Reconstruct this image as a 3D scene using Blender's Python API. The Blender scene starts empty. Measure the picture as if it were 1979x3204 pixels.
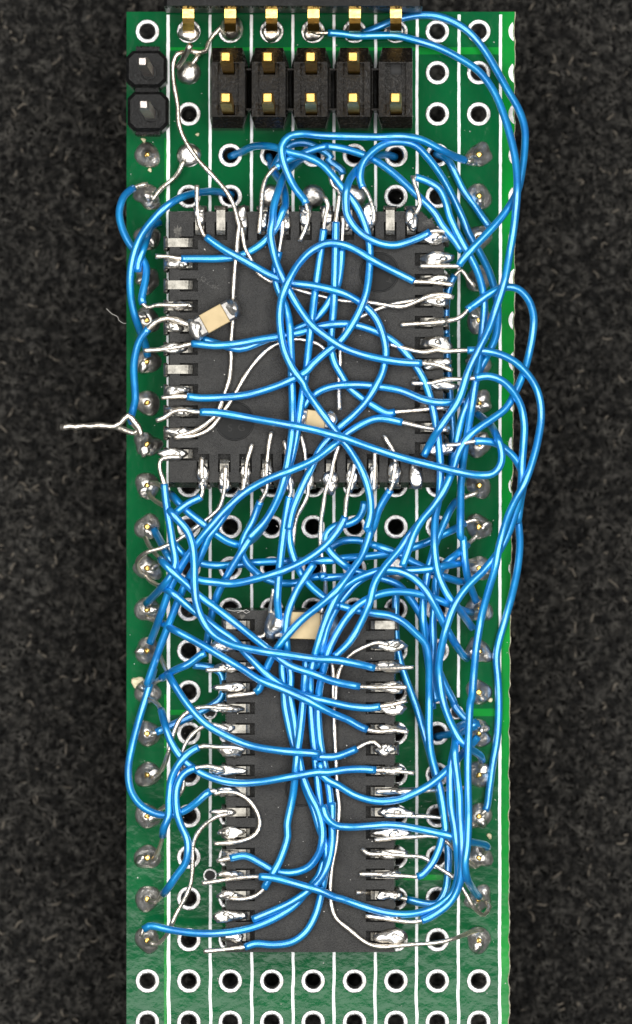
import bpy, bmesh, math, random
import numpy as np
from mathutils import Vector, Matrix
random.seed(7); rng = np.random.default_rng(7)
PI = math.pi
SC = bpy.context.scene
COL = SC.collection
# 1 unit = 1 mm.  The board's top face is z = 0; the camera looks straight down on it.
DIST = 300.0                 # camera height
PPM = 51.02                  # photograph pixels per mm on the board's top face

# ---------------------------------------------------------------- camera
cd = bpy.data.cameras.new('camera'); cam = bpy.data.objects.new('camera', cd); COL.objects.link(cam)
cam.location = (0, 0, DIST)
cd.sensor_fit = 'VERTICAL'; cd.sensor_height = 100; cd.sensor_width = 100
cd.lens = 100 * DIST / (3204 / PPM)
cd.clip_start = 5; cd.clip_end = 3000
cd.dof.use_dof = True; cd.dof.focus_distance = DIST - 3.0; cd.dof.aperture_fstop = 0.115
SC.camera = cam
# ---------------------------------------------------------------- world, lamps, exposure
w = bpy.data.worlds.new('World'); SC.world = w; w.use_nodes = True
bg = w.node_tree.nodes['Background']; bg.inputs[0].default_value = (0.9, 0.95, 1.0, 1); bg.inputs[1].default_value = 0.12
def softbox(x, y, z, sx, sy, rad, col=(1, 1, 1), aim=(0, 0, 0)):
    l = bpy.data.lights.new('softbox', 'AREA'); l.shape = 'RECTANGLE'; l.size = sx; l.size_y = sy
    l.energy = rad * PI * sx * sy; l.color = col
    o = bpy.data.objects.new('softbox', l); COL.objects.link(o)
    o.location = (x, y, z)
    zz = (Vector((x, y, z)) - Vector(aim)).normalized(); xx = Vector((0, 1, 0)).cross(zz).normalized(); yy = zz.cross(xx)
    o.rotation_euler = Matrix((xx, yy, zz)).transposed().to_euler()
softbox(-165, 15, 420, 206, 470, 6.6, (1, .98, .95))
softbox(165, 15, 420, 206, 470, 7.3, (1, .98, .95))
softbox(0, -136, 420, 124, 140, 6.0, (1, .99, .97))
softbox(0, 200, 420, 130, 110, 5.6, (1, .99, .97))
SC.view_settings.view_transform = 'Standard'; SC.view_settings.look = 'None'
SC.view_settings.exposure = 0.0; SC.view_settings.gamma = 1.0

# ---------------------------------------------------------------- coordinates
TILE = dict(A=(350, 0), B=(1000, 0), C=(350, 500), D=(1000, 500), E=(350, 1000), F=(1000, 1000), G=(350, 1500), H=(1000, 1500),
            I=(350, 2000), J=(1000, 2000), K=(350, 2500), L=(1000, 2500), M=(700, 500), N=(700, 1000), O=(700, 1500), P=(700, 2000))
def src(t, x, y):
    if t == 'Q': return x * 1.30886, y * 1.30886
    o = TILE[t]; return o[0] + x * 700 / 1512, o[1] + y * 700 / 1512
def mm(sx, sy, z=0.0):
    k = (DIST - z) / DIST / PPM
    return (sx - 989.5) * k, -(sy - 1602) * k
def q(x, y, z=0.0):
    return mm(x * 1.30886, y * 1.30886, z)
PITCH = 2.54
def grid(c, r):              # hole column and row
    return q(353 + 99.0 * c, 75 + 98.7 * r)

# ---------------------------------------------------------------- materials
def mat(name, base, rough=.5, metal=0.0, spec=.5, coat=0.0, bump=None, vary=None, trans=0.0, coat_rough=.1, coat_ior=1.5):
    m = bpy.data.materials.new(name); m.use_nodes = True
    nt = m.node_tree; b = nt.nodes['Principled BSDF']
    b.inputs['Base Color'].default_value = (*base, 1); b.inputs['Roughness'].default_value = rough
    b.inputs['Metallic'].default_value = metal; b.inputs['Specular IOR Level'].default_value = spec
    b.inputs['Coat Weight'].default_value = coat; b.inputs['Coat Roughness'].default_value = coat_rough
    b.inputs['Coat IOR'].default_value = coat_ior
    b.inputs['Transmission Weight'].default_value = trans
    tc = nt.nodes.new('ShaderNodeTexCoord')
    if bump:
        n = nt.nodes.new('ShaderNodeTexNoise'); n.inputs['Scale'].default_value = bump[0]; n.inputs['Detail'].default_value = bump[2] if len(bump) > 2 else 3
        nt.links.new(tc.outputs['Object'], n.inputs['Vector'])
        bu = nt.nodes.new('ShaderNodeBump'); bu.inputs['Strength'].default_value = bump[1]; bu.inputs['Distance'].default_value = .1
        nt.links.new(n.outputs[0], bu.inputs['Height']); nt.links.new(bu.outputs[0], b.inputs['Normal'])
    if vary:                 # (scale, second colour, lo, hi)
        n = nt.nodes.new('ShaderNodeTexNoise'); n.inputs['Scale'].default_value = vary[0]; n.inputs['Detail'].default_value = 5
        nt.links.new(tc.outputs['Object'], n.inputs['Vector'])
        cr = nt.nodes.new('ShaderNodeValToRGB')
        cr.color_ramp.elements[0].position = vary[2]; cr.color_ramp.elements[1].position = vary[3]
        cr.color_ramp.elements[0].color = (*base, 1); cr.color_ramp.elements[1].color = (*vary[1], 1)
        nt.links.new(n.outputs[0], cr.inputs[0]); nt.links.new(cr.outputs[0], b.inputs['Base Color'])
    return m
M = dict(
    blue=mat('blue_insulation', (.0008, .205, .60), .34, metal=.55, spec=.5, coat=1.0, coat_rough=.2, bump=(1.6, .10), vary=(.7, (.004, .31, .72), .35, .65), coat_ior=1.75),
    tin=mat('tinned_wire', (.80, .735, .64), .38, 1.0, bump=(7, .4), vary=(3, (.62, .57, .50), .45, .75)),
    solder=mat('solder', (.70, .68, .64), .34, 1.0, bump=(2.6, .6, 2), vary=(2.2, (.40, .375, .335), .42, .7)),
    lead=mat('lead_metal', (.29, .277, .245), .46, 1.0, bump=(5, .45), vary=(2.5, (.13, .123, .108), .4, .7)),
    pad=mat('tinned_pad', (.45, .45, .45), .38, 1.0, bump=(4, .6), vary=(2.5, (.27, .262, .25), .42, .68)),
    gold=mat('gold_plate', (.95, .62, .18), .28, 1.0, bump=(4, .25), vary=(3, (.80, .48, .12), .4, .7)),
    chip=mat('chip_plastic', (.0175, .0173, .0168), .50, spec=.30, bump=(11, .8, 3), vary=(1.2, (.026, .0255, .024), .4, .7)),
    mark=mat('moulding_mark', (.0075, .0078, .0078), .3, spec=.16, bump=(4, .1)),
    mask=mat('solder_mask', (.0, .080, .022), .13, spec=.28, bump=(1.0, .30, 4), vary=(.3, (.0, .064, .019), .35, .7)),
    maskb=mat('solder_mask_over_copper', (.002, .21, .022), .14, spec=.25, bump=(.8, .2, 3), vary=(.35, (.001, .14, .022), .35, .7)),
    silk=mat('silkscreen_ink', (.80, .82, .82), .5, vary=(2.0, (.60, .66, .64), .5, .75)),
    fr4=mat('board_edge', (.42, .36, .24), .8, bump=(6, .6), vary=(3, (.62, .58, .46), .4, .6)),
    header=mat('header_plastic', (.007, .006, .005), .22, spec=.18, bump=(5, .3), vary=(5, (.022, .019, .015), .5, .75)),
    header2=mat('matt_header_plastic', (.005, .005, .005), .3, spec=.12, bump=(6, .4), vary=(5, (.014, .014, .014), .5, .75)),
    hole_shade=mat('painted_hole_shade', (.010, .010, .010), .6, spec=.3),  # near-black colour standing in for the shade inside holes
    ceramic=mat('capacitor_ceramic', (.44, .335, .175), .45, spec=.4, vary=(1.5, (.37, .28, .14), .4, .7)),
    cap_end=mat('capacitor_end', (.27, .262, .25), .42, 1.0, bump=(3, .8), vary=(2.5, (.2, .19, .18), .4, .7)),
    felt=mat('felt', (.006, .006, .0057), .95, spec=.1, bump=(2.8, 1.0, 6), vary=(2.4, (.066, .063, .057), .44, .74)),
    fuzz=mat('wool_fibre', (.008, .008, .0076), .9, spec=.2, vary=(1.5, (.098, .092, .081), .46, .74)),
    fuzzl=mat('pale_wool_fibre', (.12, .105, .085), .9, spec=.2),
    brass=mat('brass_pin', (.72, .45, .11), .36, 1.0, bump=(4, .5), vary=(2.5, (.42, .25, .07), .4, .7)),
    pin_tin=mat('tinned_pin', (.52, .47, .44), .42, 1.0, bump=(4, .5), vary=(2.5, (.3, .27, .25), .4, .7)),
    lint=mat('lint', (.5, .48, .45), .8),
    flux=mat('flux_residue', (.55, .50, .32), .35, spec=.5, bump=(4, .6)),
)

# ---------------------------------------------------------------- object helpers
ORG = {}
def thing(name, label, cat, loc=(0, 0, 0), group=None):
    o = bpy.data.objects.new(name, None); COL.objects.link(o); o.location = loc; o.empty_display_size = .5
    o['label'] = label; o['category'] = cat
    if group: o['group'] = group
    ORG[o.name] = Vector(loc); return o
def org(o): return ORG.get(o.name, Vector((0, 0, 0))) if o else Vector((0, 0, 0))
def link(name, me, parent=None, at=None):
    o = bpy.data.objects.new(name, me); COL.objects.link(o)
    if parent: o.parent = parent
    p = Vector(at) if at is not None else org(parent)
    o.location = p - org(parent); ORG[o.name] = p
    return o
def mesh(name, v, f, m, smooth=True, off=(0, 0, 0)):
    me = bpy.data.meshes.new(name)
    v = np.asarray(v, float) - np.asarray(off, float)
    me.from_pydata(v.tolist(), [], f); me.materials.append(M[m] if isinstance(m, str) else m)
    if smooth: me.polygons.foreach_set('use_smooth', [True] * len(me.polygons))
    me.update(); return me
def obj(name, v, f, m, parent=None, smooth=True):
    return link(name, mesh(name, v, f, m, smooth, org(parent)), parent)
class MB:
    def __init__(s): s.v = []; s.f = []
    def add(s, v, f):
        n = len(s.v); s.v += [tuple(map(float, p)) for p in v]; s.f += [[i + n for i in g] for g in f]; return s
    def box(s, x0, y0, z0, x1, y1, z1, bev=0.0):
        if bev <= 0:
            v = [(x0, y0, z0), (x1, y0, z0), (x1, y1, z0), (x0, y1, z0), (x0, y0, z1), (x1, y0, z1), (x1, y1, z1), (x0, y1, z1)]
            return s.add(v, [[3, 2, 1, 0], [4, 5, 6, 7], [0, 1, 5, 4], [1, 2, 6, 5], [2, 3, 7, 6], [3, 0, 4, 7]])
        return s.prism([(x0, y0), (x1, y0), (x1, y1), (x0, y1)], z0, z1, bev)
    def prism(s, poly, z0, z1, bev=0.0):            # counter-clockwise polygon, top edge bevelled
        n = len(poly); P = np.array(poly, float); c = P.mean(0)
        rings = [(P, z0), (P, z1 - bev)] if bev else [(P, z0), (P, z1)]
        if bev:
            D = c - P; L = np.linalg.norm(D, axis=1, keepdims=True); rings.append((P + D / L * bev * 1.3, z1))
        v = []; f = []
        for R, z in rings: v += [(x, y, z) for x, y in R]
        for k in range(len(rings) - 1):
            for i in range(n):
                j = (i + 1) % n; f.append([k * n + i, k * n + j, (k + 1) * n + j, (k + 1) * n + i])
        f.append([(len(rings) - 1) * n + i for i in range(n)]); f.append([n - 1 - i for i in range(n)])
        return s.add(v, f)
    def lathe(s, prof, cx=0, cy=0, n=20, wob=None):  # prof: (r, z) list
        v = []; f = []
        for r, z in prof:
            for i in range(n):
                a = 2 * PI * i / n; k = 1 + (wob(a, z) if wob else 0)
                v.append((cx + r * k * math.cos(a), cy + r * k * math.sin(a), z))
        for k in range(len(prof) - 1):
            for i in range(n):
                j = (i + 1) % n; f.append([k * n + i, k * n + j, (k + 1) * n + j, (k + 1) * n + i])
        if prof[-1][0] < .2: f.append([(len(prof) - 1) * n + i for i in range(n)])
        return s.add(v, f)
    def obj(s, name, m, parent=None, smooth=True): return obj(name, s.v, s.f, m, parent, smooth)
    def heights(s, xs, ys, h, z0):                   # block whose top is a grid of cells at different heights
        nx, ny = len(xs) - 1, len(ys) - 1
        H = [[h((xs[i] + xs[i + 1]) / 2, (ys[j] + ys[j + 1]) / 2) for j in range(ny)] for i in range(nx)]
        g = lambda i, j: H[i][j] if 0 <= i < nx and 0 <= j < ny and H[i][j] is not None else z0
        for i in range(nx):
            for j in range(ny):
                if H[i][j] is None: continue
                z = H[i][j]; x0, x1, y0, y1 = xs[i], xs[i + 1], ys[j], ys[j + 1]
                s.add([(x0, y0, z), (x1, y0, z), (x1, y1, z), (x0, y1, z)], [[0, 1, 2, 3]])
                for di, dj, a, b in ((-1, 0, (x0, y1), (x0, y0)), (1, 0, (x1, y0), (x1, y1)), (0, -1, (x0, y0), (x1, y0)), (0, 1, (x1, y1), (x0, y1))):
                    zz = g(i + di, j + dj)
                    if zz < z - 1e-6: s.add([(*a, zz), (*b, zz), (*b, z), (*a, z)], [[0, 1, 2, 3]])
        return s
def tube(P, R, n=10, cap=True):
    P = np.asarray(P, float); N = len(P); R = np.broadcast_to(np.asarray(R, float), (N,))
    T = np.gradient(P, axis=0); T /= np.linalg.norm(T, axis=1, keepdims=True) + 1e-9
    u = np.cross(T[0], (0.03, 0.02, 1.0)); u /= np.linalg.norm(u); ang = np.arange(n) * 2 * PI / n
    V = []
    for i in range(N):
        u = u - T[i] * np.dot(u, T[i]); u /= np.linalg.norm(u) + 1e-9; w_ = np.cross(T[i], u)
        V.append(P[i] + R[i] * (np.cos(ang)[:, None] * u + np.sin(ang)[:, None] * w_))
    V = np.concatenate(V); F = []
    for i in range(N - 1):
        for k in range(n):
            l = (k + 1) % n; F.append([i * n + k, i * n + l, (i + 1) * n + l, (i + 1) * n + k])
    if cap: F.append([k for k in range(n)][::-1]); F.append([(N - 1) * n + k for k in range(n)])
    return V, F
def blob(cx, cy, cz, lx, ly, lz, ang=0.0, seed=0, amp=.16):
    r = random.Random(seed); ph = [r.uniform(0, 6.28) for _ in range(6)]
    v = []; f = []; nu, nv = 14, 8
    for j in range(nv + 1):
        t = PI * j / nv
        for i in range(nu):
            a = 2 * PI * i / nu
            x, y, z = math.sin(t) * math.cos(a), math.sin(t) * math.sin(a), math.cos(t)
            k = 1 + amp * (math.sin(3 * x + ph[0]) * math.sin(3 * y + ph[1]) + .7 * math.sin(5 * z + 3 * x + ph[2]))
            X, Y = x * lx * k, y * ly * k
            v.append((cx + X * math.cos(ang) - Y * math.sin(ang), cy + X * math.sin(ang) + Y * math.cos(ang), cz + z * lz * k))
    for j in range(nv):
        for i in range(nu):
            l = (i + 1) % nu; f.append([j * nu + i, (j + 1) * nu + i, (j + 1) * nu + l, j * nu + l])
    return v, f

# ================================================================ the cloth under the board
ZF = -13.0
nx, ny = 90, 130
gx = np.linspace(-60, 60, nx); gy = np.linspace(-80, 80, ny)
XX, YY = np.meshgrid(gx, gy, indexing='ij')
ZZ = ZF + .35 * np.sin(XX * .23 + 1.3 * np.sin(YY * .11)) * np.cos(YY * .19) + rng.normal(0, .12, XX.shape)
vv = np.stack([XX, YY, ZZ], -1).reshape(-1, 3)
ff = [[i * ny + j, (i + 1) * ny + j, (i + 1) * ny + j + 1, i * ny + j + 1] for i in range(nx - 1) for j in range(ny - 1)]
o = obj('felt_cloth', vv, ff, 'felt'); o['kind'] = 'structure'; o['label'] = 'dark charcoal felt cloth lying under the circuit board'
def fibres(name, n, m, lo, hi, rad, label):
    V = []; F = []; b = 0
    for k in range(n):
        side = rng.random()
        x = rng.uniform(-24, -8) if side < .46 else rng.uniform(8, 24) if side < .92 else rng.uniform(-24, 24)
        y = rng.uniform(-37, 37); a = rng.uniform(0, 2 * PI); L = rng.uniform(lo, hi); c = rng.normal(0, .9); seg = 3
        p = np.zeros((seg + 1, 3)); p[0] = (x, y, ZF + rng.uniform(0, .5))
        for s in range(seg):
            a += c * .5 + rng.normal(0, .35); p[s + 1] = p[s] + np.array([math.cos(a), math.sin(a), 0]) * L / seg
        p[:, 2] += np.sin(np.linspace(0, PI, seg + 1)) * rng.uniform(.1, .45) + .12
        v, f = tube(p, rad, 3, False); V.append(v); F += [[i + b for i in g] for g in f]; b += len(v)
    o = obj(name, np.concatenate(V), F, m); o['kind'] = 'stuff'; o['label'] = label
fibres('wool_fibres', 30000, 'fuzz', .3, 1.1, .05, 'fine dark wool fibres standing up from the felt cloth')
fibres('pale_wool_fibres', 900, 'fuzzl', .15, .8, .07, 'sparse pale wool flecks scattered over the dark felt cloth')

# ================================================================ the board
board = thing('circuit_board', 'narrow green perforated prototype board with white lines and tinned holes under all the wiring', 'circuit board')
NR = 26
ZB = -1.6
left_x = q(303, 0)[0]; top_y = q(0, 28)[1]
cx = [grid(c, 0)[0] for c in range(9)]; cy = [grid(0, r)[1] for r in range(NR)]
xl = [left_x] + [(cx[c] + cx[c + 1]) / 2 for c in range(8)] + [q(1195, 0)[0]]
yl = [top_y] + [(cy[r] + cy[r + 1]) / 2 for r in range(NR - 1)] + [cy[-1] - 1.27]
HR = .47; NS = 24
mb = MB(); wall = MB()
def ring_cell(x0, x1, y0, y1, hx, hy):
    sq = []; ci = []
    for i in range(NS):
        a = 2 * PI * (i + .5) / NS; dx, dy = math.cos(a), math.sin(a)
        t = min(((x1 - hx) / dx if dx > 0 else (x0 - hx) / dx) if abs(dx) > 1e-6 else 1e9, ((y1 - hy) / dy if dy > 0 else (y0 - hy) / dy) if abs(dy) > 1e-6 else 1e9)
        sq.append((hx + dx * t, hy + dy * t)); ci.append((hx + HR * dx, hy + HR * dy))
    return sq, ci
for c in range(9):
    for r in range(NR):
        x0, x1 = xl[c], xl[c + 1]; y1, y0 = yl[r], yl[r + 1]
        sq, ci = ring_cell(x0, x1, y0, y1, cx[c], cy[r])
        v = [(x, y, 0) for x, y in sq] + [(x, y, 0) for x, y in ci] + [(x1, y1, 0), (x0, y1, 0), (x0, y0, 0), (x1, y0, 0)]
        f = []
        for i in range(NS):
            j = (i + 1) % NS; f.append([i + NS, i, j, j + NS])
            if abs(sq[i][0] - sq[j][0]) > 1e-4 and abs(sq[i][1] - sq[j][1]) > 1e-4:
                k = 0 if (sq[i][0] + sq[j][0]) / 2 > cx[c] and (sq[i][1] + sq[j][1]) / 2 > cy[r] else 1 if (sq[i][1] + sq[j][1]) / 2 > cy[r] else 2 if (sq[i][0] + sq[j][0]) / 2 < cx[c] else 3
                f.append([i, 2 * NS + k, j])
        mb.add(v, f)
        mb.lathe([(HR, 0), (HR, ZB)], cx[c], cy[r], NS)
        # underside of the cell
        mb.add([(x, y, ZB) for x, y in sq] + [(x, y, ZB) for x, y in ci], [[i, i + NS, (i + 1) % NS + NS, (i + 1) % NS] for i in range(NS)])
mb.obj('substrate', 'mask', board, False)
# right margin: ragged edge, notched where the next hole column was sawn through
ys = np.arange(top_y, yl[-1], -.12); xr0 = xl[-1]
edge_noise = np.convolve(rng.normal(0, 1, 4000), np.ones(3) / 3, 'same')
def edge_x(y):
    e = np.interp(y, [-40, -15.0, -6, 3, 12, 40], [q(v, 0)[0] for v in (1217, 1217.5, 1220, 1226, 1230, 1231)])
    e += .022 * edge_noise[int((top_y - y) / .12) % 4000] + .02 * math.sin(y * 3.1) * math.sin(y * 1.3)
    for yy in cy:
        d = abs(y - yy)
        if d < .42: e -= .05 * (1 - (d / .42) ** 2)
    return e
ex = [edge_x(y) for y in ys]; n = len(ys)
mb = MB(); mb.add([(xr0, y, 0) for y in ys] + [(x, y, 0) for x, y in zip(ex, ys)], [[i, i + 1, n + i + 1, n + i] for i in range(n - 1)])
mb.obj('margin', 'maskb', board, False)
mb = MB(); mb.add([(x, y, 0.0) for x, y in zip(ex, ys)] + [(x + .05 + .02 * edge_noise[i + 900], y, -.10) for i, (x, y) in enumerate(zip(ex, ys))] + [(x + .07, y, ZB) for x, y in zip(ex, ys)],
             [[i, i + 1, n + i + 1, n + i] for i in range(n - 1)] + [[n + i, n + i + 1, 2 * n + i + 1, 2 * n + i] for i in range(n - 1)])
mb.obj('sawn_edge', 'fr4', board, False)
mb = MB(); yb = yl[-1]
mb.add([(left_x, top_y, 0), (left_x, yb, 0), (left_x, yb, ZB), (left_x, top_y, ZB), (xr0 + .8, top_y, 0), (xr0 + .8, top_y, ZB)], [[0, 1, 2, 3], [0, 3, 5, 4]])
mb.obj('side_edge', 'fr4', board, False)
# bright copper traces under the mask
def trace(pts, m='maskb'):
    mb = MB()
    for x0, y0, x1, y1 in pts:
        a = q(x0, y1); b = q(x1, y0); mb.box(a[0], a[1], .001, b[0], b[1], .006)
    return mb.obj('copper_trace', m, board, False)
trace([(398, 113, 1195, 121)]); trace([(1000, 121, 1195, 130)])
trace([(394, 330, 399, 510)]); trace([(394, 1140, 398, 1470)]); trace([(393, 1660, 399, 2460)])
trace([(408, 1697, 470, 1709)]); trace([(1118, 1694, 1195, 1712)]); trace([(965, 2091, 1060, 2104)])
# white silkscreen lines
for k, x in enumerate([403, 503, 602, 701, 799, 898, 997, 1097, 1196]):
    segs = [(35, 2460)]
    if x == 503: segs = [(35, 1658), (1712, 2072), (2115, 2460)]
    if x == 1097: segs = [(35, 1676), (1735, 2460)]
    for a, b in segs:
        yy = np.arange(a, b + 1, 12.0); nn = len(yy)
        px = [x - .0006 * (t - 1200) * (1 if x > 700 else -1) * abs(x - 700) / 300 + .35 * math.sin(t * .021 + k) + (.9 * math.sin((t - 2300) * .06) if t > 2300 else 0) for t in yy]
        hw = 3.4 if x != 403 else 4.0
        L = [q(u - hw + rng.normal(0, .25), t) for u, t in zip(px, yy)]; R = [q(u + hw + rng.normal(0, .25), t) for u, t in zip(px, yy)]
        obj('silkscreen_line', [(*p, .012) for p in L] + [(*p, .012) for p in R], [[i, i + 1, nn + i + 1, nn + i] for i in range(nn - 1)], 'silk', board, False)
# plated holes
prof = [(.735, .003), (.735, .030), (.70, .045), (.52, .045), (.462, .015), (.455, -.5), (.455, -1.58)]
pad_mesh = [mesh('plated_hole', *(lambda b: (b.v, b.f))(MB().lathe(prof, n=28)), 'pad') for _ in range(1)]
for i, pm in enumerate(pad_mesh): pass
J_LEFT = list(range(3, 23)); J_RIGHT = list(range(3, 23))
def hidden(c, r):
    x, y = 353 + 99 * c, 75 + 98.7 * r
    if 430 < x < 1040 and 540 < y < 1130: return True
    if 570 < x < 920 and 1490 < y < 2250: return True
    if r in (1, 2) and 2 <= c <= 6: return True
    if c == 0 and r in (1, 2): return True
    return False
for c in range(9):
    for r in range(NR - 1):
        if hidden(c, r) or (c in (0, 8) and 3 <= r <= 22): continue
        link('plated_hole', pad_mesh[0], board, (cx[c], cy[r], 0))
for x, y in ((503, 1703), (1092, 1703), (503, 2093)):
    p = q(x, y); mb = MB().lathe([(.44, .004), (.44, .03), (.42, .04), (.31, .04), (.29, .012)], *p, n=20); mb.obj('via', 'pad', board)
    MB().lathe([(.295, .009), (.1, .008), (.0, .008)], *p, n=20).obj('via_hole_shade', 'hole_shade', board)  # dark disc on the solid board, painting the shade of the via's hole
for r in range(14):          # part pads left standing on the sawn edge
    gx9 = grid(9, r)[0] + .02; v = []; f = []
    for i in range(15):
        a = math.radians(110 + 10 * i)
        for rad in (.47, .735):
            y = cy[r] + rad * math.sin(a); v.append((min(gx9 + rad * math.cos(a), edge_x(y) - .03), y, .02))
    f = [[2 * i, 2 * i + 1, 2 * i + 3, 2 * i + 2] for i in range(14) if abs(v[2 * i][0] - v[2 * i + 1][0]) > .02]
    if f: obj('half_pad', v, f, 'pad', board)
# solder joints of the pin strips below, left and right
def joint(c, r, tipx=0, tipy=0, seed=0, messy=0.0, tip=True):
    rr = random.Random(seed * 31 + c * 7 + r); p0, p1, p2 = rr.uniform(0, 6), rr.uniform(0, 6), rr.uniform(0, 6)
    wob = lambda a, z: (.05 + .10 * messy) * math.sin(a * 2 + p0) + (.03 + .09 * messy) * math.sin(3 * a + p1 + 3 * z) + .08 * messy * math.sin(5 * a + p2)
    h = rr.uniform(.55, .85)
    h *= .68; prof = [(.80, .0), (.79, .05), (.75, .11), (.66, .19), (.54, .27), (.40, .34), (.28, .41), (.19, h), (.02, h * 1.04)]
    x, y = cx[c] + tipx, cy[r] + tipy
    o = MB().lathe(prof, x, y, 24, wob).obj('solder_joint', 'solder', board)
    if tip:
        v, f = blob(x, y, h, .18, .18, .09, 0, seed + c + r, .15); obj('pin_tip', v, f, 'gold', o)
    if rr.random() < .55 + messy and r != 3:
        a = rr.uniform(0, 6.28); v, f = blob(x + .35 * math.cos(a), y + .35 * math.sin(a), .25, .42, .3, .28, a, r + 3, .2); obj('solder_lump', v, f, 'solder', o)
    return o
for r in J_LEFT: joint(0, r, 0, 0, 1, .9 if r in (4, 6, 10, 13) else .25, r not in (4, 6))
for r in J_RIGHT: joint(8, r, 0, 0, 2, .8 if r in (3, 9, 14, 15, 17, 20, 21) else .25)
def dome(x, y, R, h, seed, nm='solder_joint'):
    v, f = blob(x, y, .03, R, R, h, 0, seed, .06); return obj(nm, v, f, 'solder', board)
for c, r, h in ((1, 1, .42), (1, 3, .30), (4, 4, .40), (5, 4, .38), (3, 4, .30), (6, 13, .3), (5, 12, .0)):
    if h: dome(cx[c], cy[r], .74, h, c * 9 + r)
px = src('A', 812, 195); p = mm(*px); v, f = blob(p[0], p[1], .5, .70, .80, .75, 0, 5, .05); obj('solder_joint', v, f, 'solder', board)
for c in (1, 3, 4, 5, 6):
    v, f = blob(cx[c], cy[0] - .10, .06, .60, .55, .22, 0, c, .12); obj('solder_joint', v, f, 'solder', board)
# flux residue flakes
for t, x, y, s in (('G', 180, 1375, .32), ('A', 215, 945, .12), ('A', 258, 1150, .10), ('A', 580, 910, .09), ('J', 1155, 410, .12), ('J', 1150, 1330, .14)):
    p = mm(*src(t, x, y)); v, f = blob(p[0], p[1], .05, s, s * 1.2, .08, x, int(x), .3); obj('flux_flake', v, f, 'flux', board)

# ================================================================ chips with J leads
def j_lead(w0, w1, zt, zb, out, inn):      # profile in (u outward, z); returned as mesh data about the edge point
    path = [(out, zb), (out + .02, zb + .5 * (zt - zb)), (out, zt - .40), (out - .03, zt - .20), (out - .12, zt - .06), (out - .28, zt + .03), (-.35, zt + .08), (-inn + .25, zt + .04), (-inn, zt - .12), (-inn - .04, zt - .34)]
    wid = [w0, w0, w0, w0 * .97, w1, w1, w1, w1, w1, w1]; th = .20; v = []; f = []
    P = np.array(path); T = np.gradient(P, axis=0); T /= np.linalg.norm(T, axis=1, keepdims=True); Nn = np.stack([-T[:, 1], T[:, 0]], 1)
    for i, (p, nn, w_) in enumerate(zip(P, Nn, wid)):
        for e, up in ((-1, 0), (1, 0), (1, th), (.72, th + .035), (-.72, th + .035), (-1, th)):
            v.append((p[0] + nn[0] * up, e * w_ / 2, p[1] + nn[1] * up))
    k = len(path)
    for i in range(k - 1):
        for e in range(6):
            g = (e + 1) % 6; f.append([6 * i + e, 6 * i + g, 6 * i + 6 + g, 6 * i + 6 + e])
    f += [[5, 4, 3, 2, 1, 0], [6 * k - 6 + e for e in range(6)]]
    return v, f
def text(body, size, x, y, z, rot, m, parent, name='moulded_letter', h=.012):
    c = bpy.data.curves.new(name, 'FONT'); c.body = body; c.size = size; c.extrude = h; c.align_x = 'CENTER'; c.align_y = 'CENTER'
    t = bpy.data.objects.new(name, c); COL.objects.link(t)
    me = bpy.data.meshes.new_from_object(t.evaluated_get(bpy.context.evaluated_depsgraph_get()))
    bpy.data.objects.remove(t); me.materials.clear(); me.materials.append(M[m])
    o = link(name, me, parent, (x, y, z)); o.rotation_euler = (0, 0, rot); return o

# --- square chip
ZC = 4.2
def edge(a, b, z): return q(a, b, z)
cx0, cy1 = q(406, 506, ZC); cx1, cy0 = q(1060, 1153, ZC)
ccx, ccy = (cx0 + cx1) / 2, (cy0 + cy1) / 2
chipA = thing('square_chip', 'large square black chip glued upside down with bent silver leads on four sides', 'chip', (ccx, ccy, .3))
pA = {}
L_y = [580 + 50.5 * i for i in range(11)]; R_y = [569 + 50.3 * i for i in range(11)]
T_x = [478 + 50.6 * i for i in range(11)]; B_x = [486 + 50.8 * i for i in range(11)]
POCK = []
for i in range(11):
    y = q(0, L_y[i], ZC)[1]; POCK.append((cx0 + .62, y - .40, cx0 + 1.72, y + .38))
    y = q(0, R_y[i], ZC)[1]; POCK.append((cx1 - 1.72, y - .40, cx1 - .62, y + .38))
    x = q(T_x[i], 0, ZC)[0]; POCK.append((x - .38, cy1 - 1.72, x + .38, cy1 - .62))
    x = q(B_x[i], 0, ZC)[0]; POCK.append((x - .38, cy0 + .62, x + .38, cy0 + 1.72))
xs = sorted(set([cx0, cx1] + [round(p[k], 4) for p in POCK for k in (0, 2)])); ysr = sorted(set([cy0, cy1] + [round(p[k], 4) for p in POCK for k in (1, 3)]))
xs = sorted(set(xs + [cx1 - 1.25 + .25 * k for k in range(5)])); ysr = sorted(set(ysr + [cy1 - 1.25 + .25 * k for k in range(5)]))
def hA(x, y):
    if (x - cx1) + (y - cy1) > -1.30: return None
    for p in POCK:
        if p[0] < x < p[2] and p[1] < y < p[3]: return ZC - .55
    return ZC
MB().heights(xs, ysr, hA, .3).obj('body', 'chip', chipA, False)
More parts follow.
